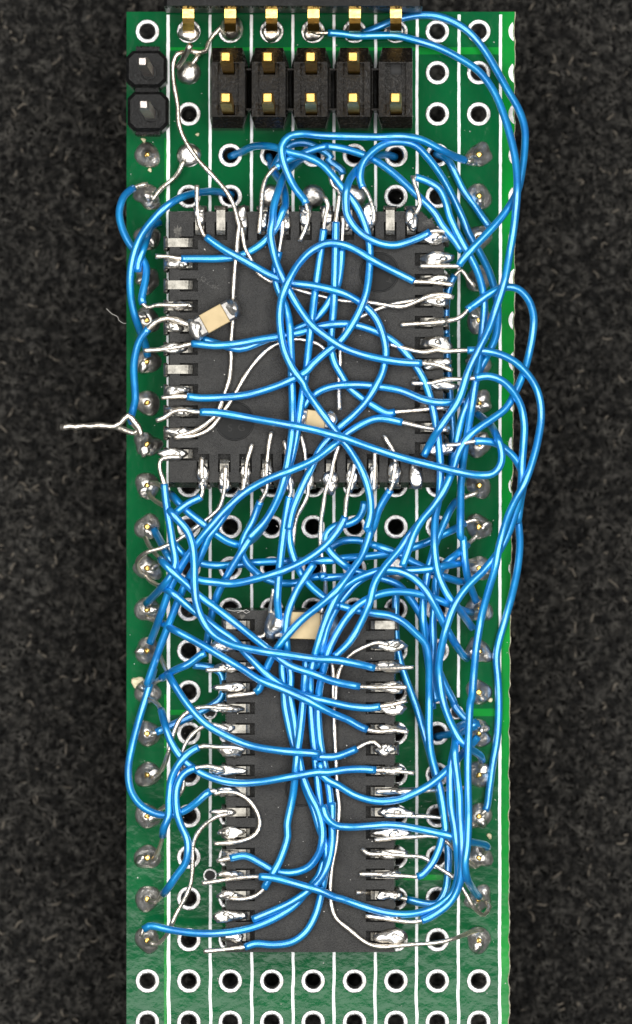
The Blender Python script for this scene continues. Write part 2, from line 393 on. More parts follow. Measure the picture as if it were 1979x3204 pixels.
# the bevelled corner
mb = MB(); mb.prism([(cx1 - 1.55, cy1), (cx1 - 1.55, cy1 - .2), (cx1 - .2, cy1 - 1.55), (cx1, cy1 - 1.55), (cx1, cy1 - 1.32), (cx1 - 1.32, cy1)], .3, ZC + .004, .05); mb.obj('chamfer', 'chip', chipA, False)
def skirt(chip, x0, y0, x1, y1, zt, d, ch=0.0):
    a = [(x0, y0), (x1, y0)] + ([(x1, y1 - ch), (x1 - ch, y1)] if ch else [(x1, y1)]) + [(x0, y1)]
    o_ = [(x0 - .10, y0 - d), (x1 + .10, y0 - d)] + ([(x1 + .10, y1 - ch), (x1 - ch, y1 + .10)] if ch else [(x1 + .10, y1 + .10)]) + [(x0 - .10, y1 + .10)]
    n = len(a); v = [(*p, zt - .03) for p in a] + [(*p, zt - 1.2) for p in o_] + [(*p, .35) for p in o_]
    obj('side_wall', v, [[k * n + i, (k + 1) * n + i, (k + 1) * n + (i + 1) % n, k * n + (i + 1) % n] for k in (0, 1) for i in range(n)], 'header', chip, False)
skirt(chipA, cx0, cy0, cx1, cy1, ZC, .30, 1.3)
lm = mesh('lead', *j_lead(.80, .52, ZC + .02, 1.2, .38, 1.38), 'lead', False)
def put_lead(chip, me, x, y, z, rot):
    o = link('lead', me, chip, (x, y, z)); o.rotation_euler = (0, 0, rot); return o
for i in range(11):
    pA['l', i + 1] = put_lead(chipA, lm, cx0, q(0, L_y[i], ZC)[1], 0, PI)
    pA['r', i + 1] = put_lead(chipA, lm, cx1, q(0, R_y[i], ZC)[1], 0, 0)
    pA['t', i + 1] = put_lead(chipA, lm, q(T_x[i], 0, ZC)[0], cy1, 0, PI / 2)
    pA['b', i + 1] = put_lead(chipA, lm, q(B_x[i], 0, ZC)[0], cy0, 0, -PI / 2)
sol = {}
def solder_lead(lead, u, half, w_, h, zt, seed, skew=0.0):
    """solder on a lead, in the lead's own frame (u outward, y across)"""
    v, f = blob(u, skew, zt + .10, half, w_, h, 0, seed, .26)
    v2, f2 = blob(u + half * random.uniform(-.6, .6), random.uniform(-.1, .1), zt + .14, half * .45, w_ * .7, h * 1.1, 0, seed + 5, .3)
    f = f + [[i + len(v) for i in g] for g in f2]; v = v + v2
    return link('solder_blob', mesh('solder_blob', v, f, 'solder'), lead, ORG[lead.name])
SOLD = [('l', 2, -.45, .75, .34), ('l', 4, -.7, .7, .3), ('l', 5, -.3, .6, .32), ('l', 6, -.2, .8, .28), ('l', 8, -.5, .7, .30), ('l', 9, -.6, .9, .30), ('l', 10, -.5, .8, .28), ('l', 11, -.2, .8, .30),
        ('r', 1, -.5, .85, .36), ('r', 2, -.4, .95, .40), ('r', 3, -.5, .8, .30), ('r', 4, -.5, .85, .34), ('r', 5, -.3, .6, .28), ('r', 6, -.4, .95, .38), ('r', 7, -.4, .9, .34), ('r', 8, .0, .9, .30), ('r', 9, -.3, .8, .26), ('r', 10, -.2, .7, .30), ('r', 11, -.2, .8, .34),
        ('t', 1, -.3, .65, .30), ('t', 3, -.35, .85, .36), ('t', 4, -.6, .75, .34), ('t', 5, -.7, .6, .34), ('t', 6, -.4, .8, .30), ('t', 7, -.3, .6, .30), ('t', 8, -.6, .6, .34), ('t', 9, -.3, .85, .36), ('t', 11, -.5, .7, .32),
        ('b', 1, -.4, .8, .34), ('b', 2, -.2, .7, .34), ('b', 3, -.4, .8, .30), ('b', 4, -.5, .7, .32), ('b', 5, -.1, .6, .28), ('b', 6, -.2, .6, .28), ('b', 7, .0, .7, .32), ('b', 8, -.3, .7, .32), ('b', 9, -.3, .8, .28), ('b', 10, -.5, .7, .34), ('b', 11, -.4, .85, .40)]
for s, i, u, half, w_ in SOLD: solder_lead(pA[s, i], u, half * random.uniform(.85, 1.05), w_ * random.uniform(.9, 1.25), random.uniform(.12, .24), ZC + .02, i * 17 + ord(s))
def disc(chip, x, y, z, R, ring=.09):
    mb = MB().lathe([(R, z + .002), (R * .985, z + .03), (R - ring, z + .03), (R - ring - .03, z + .004)], x, y, 40)
    mb.obj('moulding_ring', 'mark', chip)
    MB().lathe([(R - .02, z + .003), (R * .5, z + .003), (.05, z + .003), (.0, z + .003)], x, y, 40).obj('moulding_mark', 'mark', chip, False)
p = q(562, 1007, ZC); disc(chipA, *p, ZC, 1.19)
text('S', .62, p[0] - .30, p[1] - .42, ZC + .01, .05, 'chip', chipA); text('G', .62, p[0] + .40, p[1] - .40, ZC + .01, .08, 'chip', chipA)
text('2', .56, p[0] + .28, p[1] + .62, ZC + .01, .0, 'chip', chipA); text('3', .56, p[0] - .36, p[1] + .60, ZC + .01, .1, 'chip', chipA)
p = q(907, 651, ZC); disc(chipA, *p, ZC, 1.22)
for ch, a in (('Y', 60), ('V', 100), ('1', 178), ('A', -40), ('o', 25), ('1', -125)):
    text(ch, .5, p[0] + .80 * math.cos(math.radians(a)), p[1] + .80 * math.sin(math.radians(a)), ZC + .01, math.radians(a - 90), 'chip', chipA)
p = q(738, 625, ZC); MB().lathe([(.72, ZC + .003), (.70, ZC + .02), (.64, ZC + .02), (.62, ZC + .003)], *p, 36).obj('moulding_ring', 'chip', chipA)

# --- long chip
ZD = 3.6
dx0, dy1 = q(542, 1459, ZD); dx1, dy0 = q(943, 2276, ZD); dcx, dcy = (dx0 + dx1) / 2, (dy0 + dy1) / 2
chipB = thing('long_chip', 'long narrow black chip glued upside down with bent silver leads down both sides', 'chip', (dcx, dcy, .3))
D_y = [1494 + 49.7 * i for i in range(16)]
PK = []
for i in range(16):
    y = q(0, D_y[i], ZD)[1]; PK.append((dx0 + .55, y - .36, dx0 + 1.72, y + .36)); PK.append((dx1 - 1.72, y - .36, dx1 - .55, y + .36))
xs = sorted(set([dx0, dx1] + [round(p[k], 4) for p in PK for k in (0, 2)])); ysr = sorted(set([dy0, dy1] + [round(p[k], 4) for p in PK for k in (1, 3)]))
MB().heights(xs, ysr, lambda x, y: ZD - .55 if any(p[0] < x < p[2] and p[1] < y < p[3] for p in PK) else ZD, .3).obj('body', 'chip', chipB, False)
skirt(chipB, dx0, dy0, dx1, dy1, ZD, .12)
lm2 = mesh('lead', *j_lead(.70, .50, ZD + .02, 1.0, .30, 1.42), 'lead', False)
for i in range(16):
    pA['L', i + 1] = put_lead(chipB, lm2, dx0, q(0, D_y[i], ZD)[1], 0, PI)
    pA['R', i + 1] = put_lead(chipB, lm2, dx1, q(0, D_y[i], ZD)[1], 0, 0)
for s, i, u, half, w_ in [('L', 2, .1, .8, .28), ('L', 3, -.1, .8, .26), ('L', 4, -.2, .95, .30), ('L', 5, .0, .9, .26), ('L', 6, .1, .6, .32), ('L', 7, -.3, 1.0, .40), ('L', 8, -.1, .95, .32), ('L', 9, -.1, .7, .24), ('L', 10, .2, .8, .22), ('L', 11, -.3, .8, .32), ('L', 12, -.3, .7, .22), ('L', 13, -.2, .8, .24), ('L', 14, -.2, .8, .30), ('L', 15, -.2, .95, .34), ('L', 16, -.4, .7, .36),
                          ('R', 2, -.3, .9, .28), ('R', 3, -.3, .9, .32), ('R', 4, -.3, .9, .30), ('R', 5, -.3, .9, .28), ('R', 6, -.2, .9, .28), ('R', 7, -.6, .6, .36), ('R', 8, -.2, .9, .26), ('R', 9, .2, 1.2, .26), ('R', 10, .1, .9, .28), ('R', 11, -.2, 1.0, .36), ('R', 12, -.3, .9, .28), ('R', 13, -.4, .8, .26), ('R', 14, -.3, .9, .28), ('R', 15, -.2, .9, .24), ('R', 16, -.2, 1.1, .38)]:
    solder_lead(pA[s, i], u, half * random.uniform(.85, 1.05), w_ * random.uniform(.9, 1.3), random.uniform(.12, .24), ZD + .02, i * 13 + ord(s))
p = q(722, 1888, ZD); disc(chipB, *p, ZD, 1.02)

# stains and dust
def stain(chip, t, x, y, lx, ly, z, m, seed):
    p = mm(*src(t, x, y), z); rr = random.Random(seed); n = 26; v = [(p[0], p[1], z + .006)]
    for i in range(n):
        a = 2 * PI * i / n; k = rr.uniform(.45, 1.15); v.append((p[0] + lx * k * math.cos(a), p[1] + ly * k * math.sin(a), z + .003))
    obj('flux_stain', v, [[0, i + 1, (i + 1) % n + 1] for i in range(n)], m, chip)
M['stain'] = mat('pale_stain', (.10, .095, .085), .6, spec=.3, bump=(6, .6), vary=(4, (.04, .038, .034), .4, .6))
M['soot'] = mat('dark_flux', (.010, .009, .006), .3, spec=.4, bump=(6, .8))
stain(chipA, 'C', 450, 485, .30, .42, ZC, 'stain', 3)
for k in range(14): stain(chipA, 'C', 590 + k * 10 + random.uniform(-8, 8), 800 + k * 5 + random.uniform(-18, 18), random.uniform(.05, .13), random.uniform(.04, .10), ZC, 'soot', k)
stain(chipA, 'D', 740, 420, .45, .30, ZC, 'soot', 40); stain(chipA, 'F', 680, 400, .5, .22, ZC, 'soot', 41)
stain(chipB, 'G', 880, 928, .22, .14, ZD, 'stain', 5); stain(chipB, 'G', 870, 985, .35, .2, ZD, 'soot', 6)
V = []; F = []; nb = 0
for k in range(330):
    x = random.uniform(left_x + .2, 11.8); y = random.uniform(-31, 30.5)
    z = ZC if cx0 < x < cx1 - 1 and cy0 < y < cy1 - 1 else ZD if dx0 < x < dx1 and dy0 < y < dy1 else .01
    v, f = blob(x, y, z + .005, *[random.uniform(.012, .04) * (1.6 if random.random() < .06 else 1) for _ in range(2)], .02, random.uniform(0, 3), k, .3)
    V += v; F += [[i + nb for i in g] for g in f]; nb += len(v)
o = obj('dust', V, F, 'lint'); o['kind'] = 'stuff'; o['label'] = 'pale dust specks scattered over the board and the two chips'

# ================================================================ headers
def pin(parent, bx, by, zb, tx, ty, zt, m, w_=.34):
    d = w_ / 2 * 1.0; v = []
    for (x, y, z, s) in ((bx, by, zb, w_), (bx + (tx - bx) * .9, by + (ty - by) * .9, zb + (zt - zb) * .93, w_), (tx, ty, zt, w_ * .66)):
        v += [(x - s, y - s, z), (x + s, y - s, z), (x + s, y + s, z), (x - s, y + s, z)]
    f = [[i + 4 * k, (i + 1) % 4 + 4 * k, (i + 1) % 4 + 4 * k + 4, i + 4 * k + 4] for k in (0, 1) for i in range(4)] + [[8, 9, 10, 11]]
    return obj('pin', v, f, m, parent, False)
hz = 2.9
hc = q(747, 212, hz)
hdr = thing('pin_header', 'black ten position double row header with nine gold pins and one empty corner', 'pin header', (*hc, 0))
def hp(x, y, z=hz): return q(x, y, z)       # display px on the header's top
zo = lambda x, y: (640 / 1.30886 + x * 680 / 1512 / 1.30886, 120 / 1.30886 + y * 680 / 1512 / 1.30886)
XC = [170, 452, 745, 1042, 1335]
for k, xc in enumerate(XC):
    lft, rgt = xc - 137 + (8 if k == 0 else 0), xc + 137 - (25 if k == 4 else 0)
    tl, tr, ch = (lft + 15, rgt - 40, 110)
    if k > 0: tl = lft + 40
    if k == 4: tr = rgt - 4
    outl = [(tl, 72), (tr, 72), (rgt, 195 if k < 4 else 82), (rgt, 500 if k < 4 else 620), (tr, 632), (tl, 632), (lft, 500 if k else 560), (lft, 195 if k else 160)]
    bot = [q(*zo(a, b), 1.2) for a, b in outl][::-1]
    mb = MB()
    ins = [(a if abs(a - xc) < 118 else a + (16 if a < xc else -16), 163 if b < 170 else 545 if b > 540 else b + (12 if b < 300 else -12)) for a, b in outl]
    topp = [q(*zo(a, b), hz) for a, b in ins][::-1]; n = 8
    v = [(x, y, .05) for x, y in bot] + [(x, y, 1.9) for x, y in bot] + [(x, y, hz) for x, y in topp]
    f = [[j * n + i, j * n + (i + 1) % n, (j + 1) * n + (i + 1) % n, (j + 1) * n + i] for j in (0, 1) for i in range(n)]
    # central channel: rim left on the sides, floor set lower, square funnels round the pins
    mb.add(v, f)
    X = [xc - 121, xc - 78, xc - 42, xc + 42, xc + 70, xc + 112]; Y = [163, 172, 250, 280, 460, 535, 545]
    xsq = [q(*zo(a, 0), hz)[0] for a in X]; ysq = [q(*zo(0, b), hz)[1] for b in Y][::-1]
    def hh(x, y, xsq=xsq, ysq=ysq):
        i = sum(x > t for t in xsq) - 1; j = sum(y > t for t in ysq) - 1
        if i in (0, 4): return hz
        if i == 2 and j in (1, 4): return hz - 1.9
        if j in (0, 5): return hz - .03
        if i in (1, 3) and j in (1, 4): return hz - .5
        return hz - .28
    mb.heights(xsq, ysq, hh, .5)
    o = mb.obj('housing_block', 'header', hdr, False)
    # chevron moulded between the pins
    a = q(*zo(xc - 45, 362), hz); b = q(*zo(xc + 20, 325), hz); c_ = q(*zo(xc + 20, 395), hz); z = hz - .265
    w_ = .045
    obj('chevron', [(a[0], a[1] - w_, z), (a[0], a[1] + w_, z), (b[0], b[1] + w_, z), (b[0], b[1] - w_, z), (c_[0], c_[1] + w_, z), (c_[0], c_[1] - w_, z)], [[0, 3, 2, 1], [0, 5, 4, 1]], 'header2', o, False)
    for row, (yb_, yt_) in enumerate(((215, 128), (500, 412))):
        if k == 4 and row == 0:
            a = q(*zo(xc - 42, 250), hz); c2 = q(*zo(xc + 42, 172), hz); MB().box(a[0] - .01, a[1] - .01, .6, c2[0] + .01, c2[1] + .01, hz - .75).obj('pit_shade_plug', 'hole_shade', hdr, False); continue  # dark plug added in the empty pit, painting its shade
        dx = (-18, -8, -2, -4, -2)[k]
        bx, by = q(*zo(xc + 2, yb_), hz - 1.9); tx, ty = q(*zo(xc + dx - 4, yt_), 8.2)
        pin(hdr, bx, by, hz - 1.85, tx, ty, 8.2, 'brass')
for k in range(4):
    xm = (XC[k] + XC[k + 1]) / 2 + 2
    a = q(*zo(xm - 26, 490), 2.2); b = q(*zo(xm + 26, 225), 2.2)
    mb = MB(); mb.box(a[0] - .12, a[1], .6, a[0] + .07, b[1], 2.45); mb.box(b[0] - .07, a[1], .6, b[0] + .12, b[1], 2.45); mb.box(a[0] + .07, a[1], .4, b[0] - .07, b[1], .7)
    mb.box(a[0] - .12, b[1], .6, b[0] + .12, b[1] + .12, 2.5); mb.box(a[0] - .12, a[1] - .12, .6, b[0] + .12, a[1], 2.5)
    mb.obj('neck', 'header', hdr, False)

za = lambda x, y: (350 / 1.30886 + x * .46296 / 1.30886, y * .46296 / 1.30886)
h2 = thing('pin_header', 'small matt black two pin header standing by the top left corner of the board', 'pin header', (*q(352, 213, 2.4), 0))
for (x0, y0, x1, y1), (tx, ty) in (((98, 345, 372, 590), (208, 415)), ((108, 622, 384, 885), (216, 706))):
    c_ = 44
    outl = [(x0 + c_, y0), (x1 - c_, y0), (x1, y0 + c_), (x1, y1 - c_), (x1 - c_, y1), (x0 + c_, y1), (x0, y1 - c_), (x0, y0 + c_)]
    poly = [q(*za(a, b), 2.2) for a, b in outl][::-1]
    MB().prism(poly, .05, 2.45, .16).obj('housing_block', 'header2', h2, False)
    bx, by = q(*za((x0 + x1) / 2 + 18, (y0 + y1) / 2 + 20), 2.4); t = q(*za(tx, ty), 8.4)
    MB().lathe([(.50, 2.453), (.42, 2.49), (.3, 2.50), (.0, 2.50)], bx, by, 20).obj('collar', 'header2', h2)
    pin(h2, bx, by, 2.5, t[0], t[1], 8.4, 'pin_tin', .28)
a = q(*za(158, 625), 1.8); b = q(*za(318, 585), 1.8); mb = MB(); mb.box(a[0], a[1], .1, b[0], b[1], 1.9)
for (x0, y0, x1, y1) in ((165, 318, 320, 350), (165, 880, 325, 912)):
    a = q(*za(x0, y1), 1.5); b = q(*za(x1, y0), 1.5); mb.box(a[0], a[1], .1, b[0], b[1], 1.8)
mb.obj('neck', 'header2', h2, False)
# frayed plastic at the header ends
V = []; F = []; nb = 0
for k in range(60):
    top = k % 2; x = random.uniform(160, 325); y = 318 if top else 912
    a = q(*za(x, y + (6 if top else -6)), 1.8); L = random.uniform(.05, .17) * (1 if top else -1)
    v, f = tube([(a[0], a[1], 1.75), (a[0] + random.uniform(-.04, .04), a[1] + L, 1.8 + random.uniform(-.1, .2))], [.025, .008], 4, False); V += list(v); F += [[i + nb for i in g] for g in f]; nb += len(v)
o = obj('burr', V, F, 'header2', h2); o['kind'] = 'stuff'

# socket strip above the top edge with bent contacts
sk = thing('socket_strip', 'black socket strip along the top edge with six bent gold contacts', 'socket', (*q(700, 0, 3), 1.5))
a = q(393, 15, 4.4); b = q(1011, 15, 4.4); t_ = q(0, -70, 4.4)[1]
mb = MB(); mb.prism([(a[0], a[1]), (b[0], a[1] - .02), (b[0], t_), (a[0], t_)], .4, 4.6, .14); mb.obj('housing', 'header2', sk, False)
V = []; F = []; nb = 0
for k in range(330):
    u = random.random(); x = a[0] + (b[0] - a[0]) * u; L = random.uniform(.02, .11)
    v, f = tube([(x, a[1] + .06, 4.2), (x + random.uniform(-.05, .05), a[1] - L, 4.1 + random.uniform(-.2, .2))], [.04, .012], 4, False); V += list(v); F += [[i + nb for i in g] for g in f]; nb += len(v)
o = obj('burr', V, F, 'header2', sk); o['kind'] = 'stuff'
for i, x in enumerate((451, 551, 650, 750, 849, 947)):
    p0 = q(x, 8, 2.6); p1 = q(x, 52, 2.3); p2 = q(x, 68, 1.7); p3 = grid(i + 1, 0)
    path = [(p0[0], p0[1] + 1.0, 2.6), (p0[0], p0[1], 2.6), (p1[0], p1[1] + .2, 2.45), (p1[0], p1[1], 2.3), (p2[0], p2[1], 1.7), (p3[0], p3[1], .5), (p3[0], p3[1], -.6)]
    v = []; f = []
    hw, ht = .35, .16
    for j, (x_, y_, z_) in enumerate(path):
        up = (0, 1) if j < 3 else (-.7, .7) if j == 3 else (-1, .3)
        for e in (-1, 1):
            for s in (-1, 1): v.append((x_ + e * hw, y_ + s * ht * up[0] * 1.0, z_ + s * ht * up[1]))
    for j in range(len(path) - 1):
        A_, B_ = 4 * j, 4 * j + 4
        f += [[A_ + 1, B_ + 1, B_ + 3, A_ + 3], [A_, A_ + 2, B_ + 2, B_], [A_, B_, B_ + 1, A_ + 1], [A_ + 2, A_ + 3, B_ + 3, B_ + 2]]
    obj('contact', v, f, 'gold', sk, False)

# ================================================================ capacitors
def capacitor(label, t, x, y, L, W, H, ang, z, endw, flat=(0, 0)):
    p = mm(*src(t, x, y), z + H)
    th = thing('ceramic_capacitor', label, 'capacitor', (*p, z), 'tan chip capacitors')
    R = Matrix.Rotation(math.radians(ang), 3, 'Z')
    def tr(mb): return [tuple(R @ Vector(v) + Vector((p[0], p[1], z))) for v in mb.v]
    mb = MB().box(-L / 2 + endw, -W / 2, 0, L / 2 - endw, W / 2, H, .04); obj('body', tr(mb), mb.f, 'ceramic', th, False)
    for s in (-1, 1):
        a, b = sorted((s * (L / 2 - endw), s * L / 2)); mb = MB().box(a - .02, -W / 2 - .02, -.02, b + .02, W / 2 + .02, H + .02, .1); e = obj('end_cap', tr(mb), mb.f, 'cap_end', th, False)
        v, f = blob(s * (L / 2 + flat[0]), flat[1] * s, H * .60, .40 * W, W * .55, H * .66, 0, int(L * 10 + s), .18)
        obj('solder_blob', [tuple(R @ Vector(q_) + Vector((p[0], p[1], z))) for q_ in v], f, 'solder', e)
capacitor('tan chip capacitor tilted across the upper left of the square chip', 'C', 695, 1072, 2.3, 1.22, .8, 29, ZC + .35, .42, (.12, 0))
capacitor('small tan chip capacitor at the square chip middle under crossing blue wires', 'N', 625, 672, 1.75, 1.0, .6, -8, ZC + .1, .30, (.02, .1))
capacitor('large tan chip capacitor on the top end of the long chip', 'O', 530, 988, 3.2, 1.62, .75, -2, ZD + .1, .5, (.02, 0))
p = mm(*src('E', 575, 85), ZC + .6); 

# ================================================================ wires
RB, RT = .238, .138
# start/end codes: c chip lead, l long chip lead, p board pin, h hole, x free, a cap.  '|' switches bare <-> blue
W = []
def blue(label, ends, path, bare_first=False, zlift=0.0): W.append(('blue', label, ends, path, bare_first, zlift))
def bare(label, ends, path, zlift=0.0): W.append(('bare', label, ends, path, True, zlift))
#@WIRES@
# ---- bare wires and low blue wires first: later entries lie on top of earlier ones
blue('blue wire running hidden down the right flank of the square chip under its leads', 'px', 'D 1050,862 1000,800 960,746 | 915,782 880,850 862,930 856,1010 856,1180 862,1330 F 858,100 862,250 872,380 882,520 895,700 900,850 890,1000', True, zlift=-0.9)
blue('blue wire from a hole above the square chip to its second left lead', 'hc', 'A 1060,1055 1075,1110 1110,1180 1150,1240 1172,1320 1172,1400 C 1165,330 1120,440 1050,535 960,605 860,650 730,668 552,668 | 470,668 390,655 295,652')
blue('blue wire from hole right of header down to the fifth row right pin', 'hp', 'B 785,1035 870,1085 920,1180 975,1290 1050,1390 1110,1480 D 1150,455')
blue('blue wire crossing between hole and bare end just above the square chip top centre', 'xx', 'A 1090,1150 1135,1060 1200,985 1300,965 1405,1005 1480,1060 M 710,0 760,40 800,72 | 806,100 790,150 765,200 755,180', False)
bare('bare lumpy wire standing above the square chip top lead, below the header', 'xc', 'M 740,45 725,110 745,180 775,200 785,235 775,300 765,360 762,400')
blue('blue wire from fourth top lead slanting past the chip\'s cut corner to right pins', 'cx', 'M 240,500 250,400 258,270 265,200 290,120 345,55 | A 1110,1132 1180,1085 1290,1040 1400,1000 1470,985 B 20,985 140,1000 280,1040 380,1085 500,1170 640,1300 780,1440 D 830,445 900,530 965,620', True)
bare('bare wire from fourth right lead curling down to the square chip\'s middle capacitor', 'ca', 'D 900,928 800,925 700,945 580,960 460,985 370,1020 290,1055 M 830,1120 805,1190 790,1290 790,1340 N 785,320 780,400 780,520 785,610')
bare('long bare wire from third top lead across the square chip to fourth right lead', 'cc', 'C 872,440 885,500 900,590 940,670 1000,775 1090,830 M 250,780 330,822 480,872 640,915 800,950 1000,965 1200,992 1290,965 1380,925 1460,910 1520,915 D 908,930')
bare('bare wire from the tenth left lead rising in an arch over the square chip middle', 'cx', 'E 420,795 560,785 660,740 730,660 830,510 900,385 990,265 1080,185 1180,142 1260,132 N 600,150 650,170 695,210 760,240')
bare('long bare wire from the top left pad past tilted capacitor to tenth left lead', 'xc', 'A 490,350 445,365 418,420 420,560 445,700 458,850 500,955 580,1075 700,1205 780,1300 830,1400 C 850,400 862,450 852,510 845,610 830,770 820,950 818,1100 812,1170 805,1290 E 808,240 795,400 755,520 715,625 655,690 560,752 430,790', zlift=.1)
bare('bare twist of wire joining the second gold contact to the solder pad below it', 'xp', 'A 800,150 770,150 740,185 690,235 655,290 635,345 590,355 530,345')
bare('stubby bare wire end twisted beside the solder pad under the first gold contact', 'xp', 'A 532,305 500,370 470,420 440,462')
bare('tiny upright bare wire end at the solder pad below the first gold contact', 'xp', 'A 592,365 570,400 540,440')
bare('short bare wire from the solder pad in column two down to the messy left joint', 'pp', 'A 490,1085 440,1185 330,1280 275,1355')
bare('bare wire from the second bottom lead bending down left to a hooked solder pin', 'cp', 'E 770,985 768,1080 760,1160 730,1270 680,1320 560,1410 430,1500 G 330,465 230,497 172,560 195,625 240,650')
bare('bare wire from the fifth bottom lead snaking down between two blue wires', 'xx', 'N 520,770 548,880 560,1000 572,1110 570,1180 545,1240 500,1320 478,1420 468,1540')
bare('bare wire from the middle bottom lead down to the large capacitor on the long chip', 'ca', 'N 780,840 740,980 725,1060 690,1160 675,1260 660,1360 655,1480 O 665,520 680,600 690,720 685,800 660,900')
bare('bent bare wire from the top left of the long chip to its big capacitor', 'la', 'G 780,905 840,970 900,1015 980,1065 1030,1055 1060,980 1075,860 1095,740')
bare('bare pointed wire lying across the third left lead of the long chip', 'lx', 'I 635,208 740,205 880,195 1000,192 1075,200')
bare('long bare wire running down the long chip and across to the lowest right solder pin', 'ap', 'O 690,1060 715,1180 735,1260 P 738,200 745,450 750,600 760,800 768,1000 782,1120 775,1250 765,1360 L 100,380 78,520 78,690 110,800 200,880 330,978 420,998 520,992 600,985 800,970 920,940 1050,892 1110,885', zlift=.05)
bare('short bare wire arching from the second right lead of the long chip to the middle', 'lx', 'J 470,40 400,22 320,45 210,105 145,190 118,290 110,400 100,470')
bare('bare wire from the long chip\'s fifth left lead curving to a pin', 'lp', 'I 830,470 740,465 640,458 540,478 470,530 420,630 390,740 340,880 275,950')
bare('bare S shaped wire from the long chip\'s sixth left lead to a pin', 'lp', 'I 790,610 700,580 620,590 540,650 485,740 470,860 485,990 430,1080 345,1140 300,1180')
bare('long bare wire from the long chip\'s tenth left lead to the last left pin', 'lp', 'I 790,1180 720,1195 660,1230 600,1285 555,1370 548,1480 K 545,480 535,570 500,660 430,790 375,910 310,980 250,970')
bare('round bare loop joining ninth and eleventh left leads of the long chip', 'll', 'I 690,1045 760,1030 840,1038 920,1082 980,1160 1002,1250 975,1315 905,1355 800,1375 690,1382')
bare('straight bare wire from the ninth right lead of the long chip to the right pins', 'lp', 'J 380,1030 520,1025 650,1025 760,1022 880,1010 975,1005')
bare('straight bare wire from the long chip\'s tenth right lead to a right pin', 'lp', 'J 440,1190 580,1195 750,1200 900,1220 985,1240 1060,1260')
bare('bare wire from the long chip\'s eleventh right lead angling down to a pin', 'lp', 'J 372,1358 500,1345 650,1335 800,1335 870,1378 960,1470 L 1010,425 1060,465')
bare('bare wire from the long chip\'s twelfth right lead hooking round a solder pin', 'lp', 'L 285,335 320,365 480,375 600,385 700,395 800,460 930,550 990,640 1050,740 1112,785 1150,730 1130,690')
bare('bare pointed end sticking up from the third bottom lead of the square chip', 'xc', 'E 950,838 935,890 915,960 905,1060 895,1150')
bare('bare end with a copper tip standing above the fourth bottom lead', 'xc', 'E 1082,755 1065,830 1055,920 1045,1010')
bare('bare end above the fifth bottom lead beside two vertical blue wires', 'xc', 'E 1166,815 1185,890 1200,980 1205,1080')
bare('bare end leaning over the tenth bottom lead of the square chip', 'xc', 'F 435,780 465,830 500,890 515,970')
bare('straight bare end standing across the ninth bottom lead of the square chip', 'xc', 'F 375,885 375,960 372,1060 368,1160')
bare('bare straight wire with a blob poking left from the fifth right lead', 'xc', 'D 548,1115 700,1105 780,1100 860,1090')
# ---- left side of the board
blue('blue wire in a hook at the left edge from messy joint to fourth left lead', 'pc', 'C 245,165 215,168 | 150,190 85,245 52,350 70,460 130,580 195,650 232,720 230,800 215,880 205,942 | 212,975 240,1000 290,985 350,980 420,985 520,980', True)
blue('short blue wire passing behind the arc at the left board edge', 'px', 'C 330,420 270,450 235,540 205,630 180,700 178,760')
blue('long blue arc from hole above the square chip down the board\'s left edge', 'hp', 'C 815,235 700,215 580,222 470,255 370,315 280,405 205,505 155,620 128,760 128,900 150,1030 190,1150 225,1240 245,1330')
blue('blue wire from the capacitor bulging left of the board to a twisted bare tail', 'cx', 'C 540,1120 480,1100 430,1080 370,1072 310,1090 | 250,1140 190,1220 158,1330 150,1420 E 158,480 160,540 145,610 130,675 | 140,700 165,725 178,745 160,765 110,755 60,735 10,725 -70,712 -150,718 -240,722 -345,727', True)
bare('tiny bare fork joining the twisted tail to the left board edge', 'xx', 'E -335,732 -280,720 -240,726 -190,716 -140,722 -90,714 -30,720 20,722 60,700 85,668 112,648 135,665 160,700 190,740 200,790', zlift=.6)
blue('dark blue tail from the bundle below the square chip to its eleventh row pin', 'pp', 'G 250,25 300,25 330,40 | 400,100 500,205 600,285 710,372 800,425 880,440 960,400 1040,300', True)
blue('short dark blue wire from first bottom lead angling down left under the upright wire', 'cx', 'E 612,930 608,1020 612,1100 614,1170 | 605,1195 520,1240 440,1300 400,1340 385,1380', True)
blue('short blue wire between left solder pins and the tangle below the square chip', 'px', 'G 285,335 330,420 380,515 430,600')
# ---- between the chips, deep
blue('deep blue wire across the gap below the square chip to the twelfth right pin', 'xp', 'G 400,410 470,490 540,540 620,570 720,582 850,575 1000,560 1300,550 1512,545 H 150,535 320,520 480,500 600,470 740,420 840,370 935,325 | 985,293 1040,275 1080,275')
blue('deep blue wire from third bottom lead curving right under the tangle', 'cx', 'E 1050,960 1048,1060 1052,1130 1040,1170 1015,1215 | G 1005,150 950,290 890,410 880,490 910,560 970,625 1050,675 1140,700 1250,698 1350,665 1450,650 H 0,662 140,660 240,655', True)
blue('blue wire arching from the gap between the chips to the thirteenth right pin', 'xp', 'O 720,470 760,435 810,415 900,410 1020,445 1150,490 1300,570 1450,640 H 800,640 945,690 | 985,690 1040,640', False)
blue('blue wire curving out of the dark coil below the square chip towards the right pins', 'xp', 'O 950,150 945,200 915,260 840,300 755,315 695,370 700,455 760,530 850,600 900,625 H 290,635 420,668 530,712 610,800 680,910 730,1030 765,1150 800,1270 850,1390 910,1510 J 910,440 980,530 1050,580')
blue('dark stubby blue wire bent round by the tenth bottom lead of the square chip', 'cx', 'F 515,960 505,1040 492,1125 | 480,1150 440,1215 400,1290 370,1390 330,1480 H 300,470', True)
blue('deep blue wire from eleventh right pin dropping down beside the long chip', 'px', 'F 1075,1165 1040,1180 990,1196 | H 935,140 900,180 840,300 775,465 730,640 705,800 700,950 712,1080 735,1230 J 755,350 765,470', True)
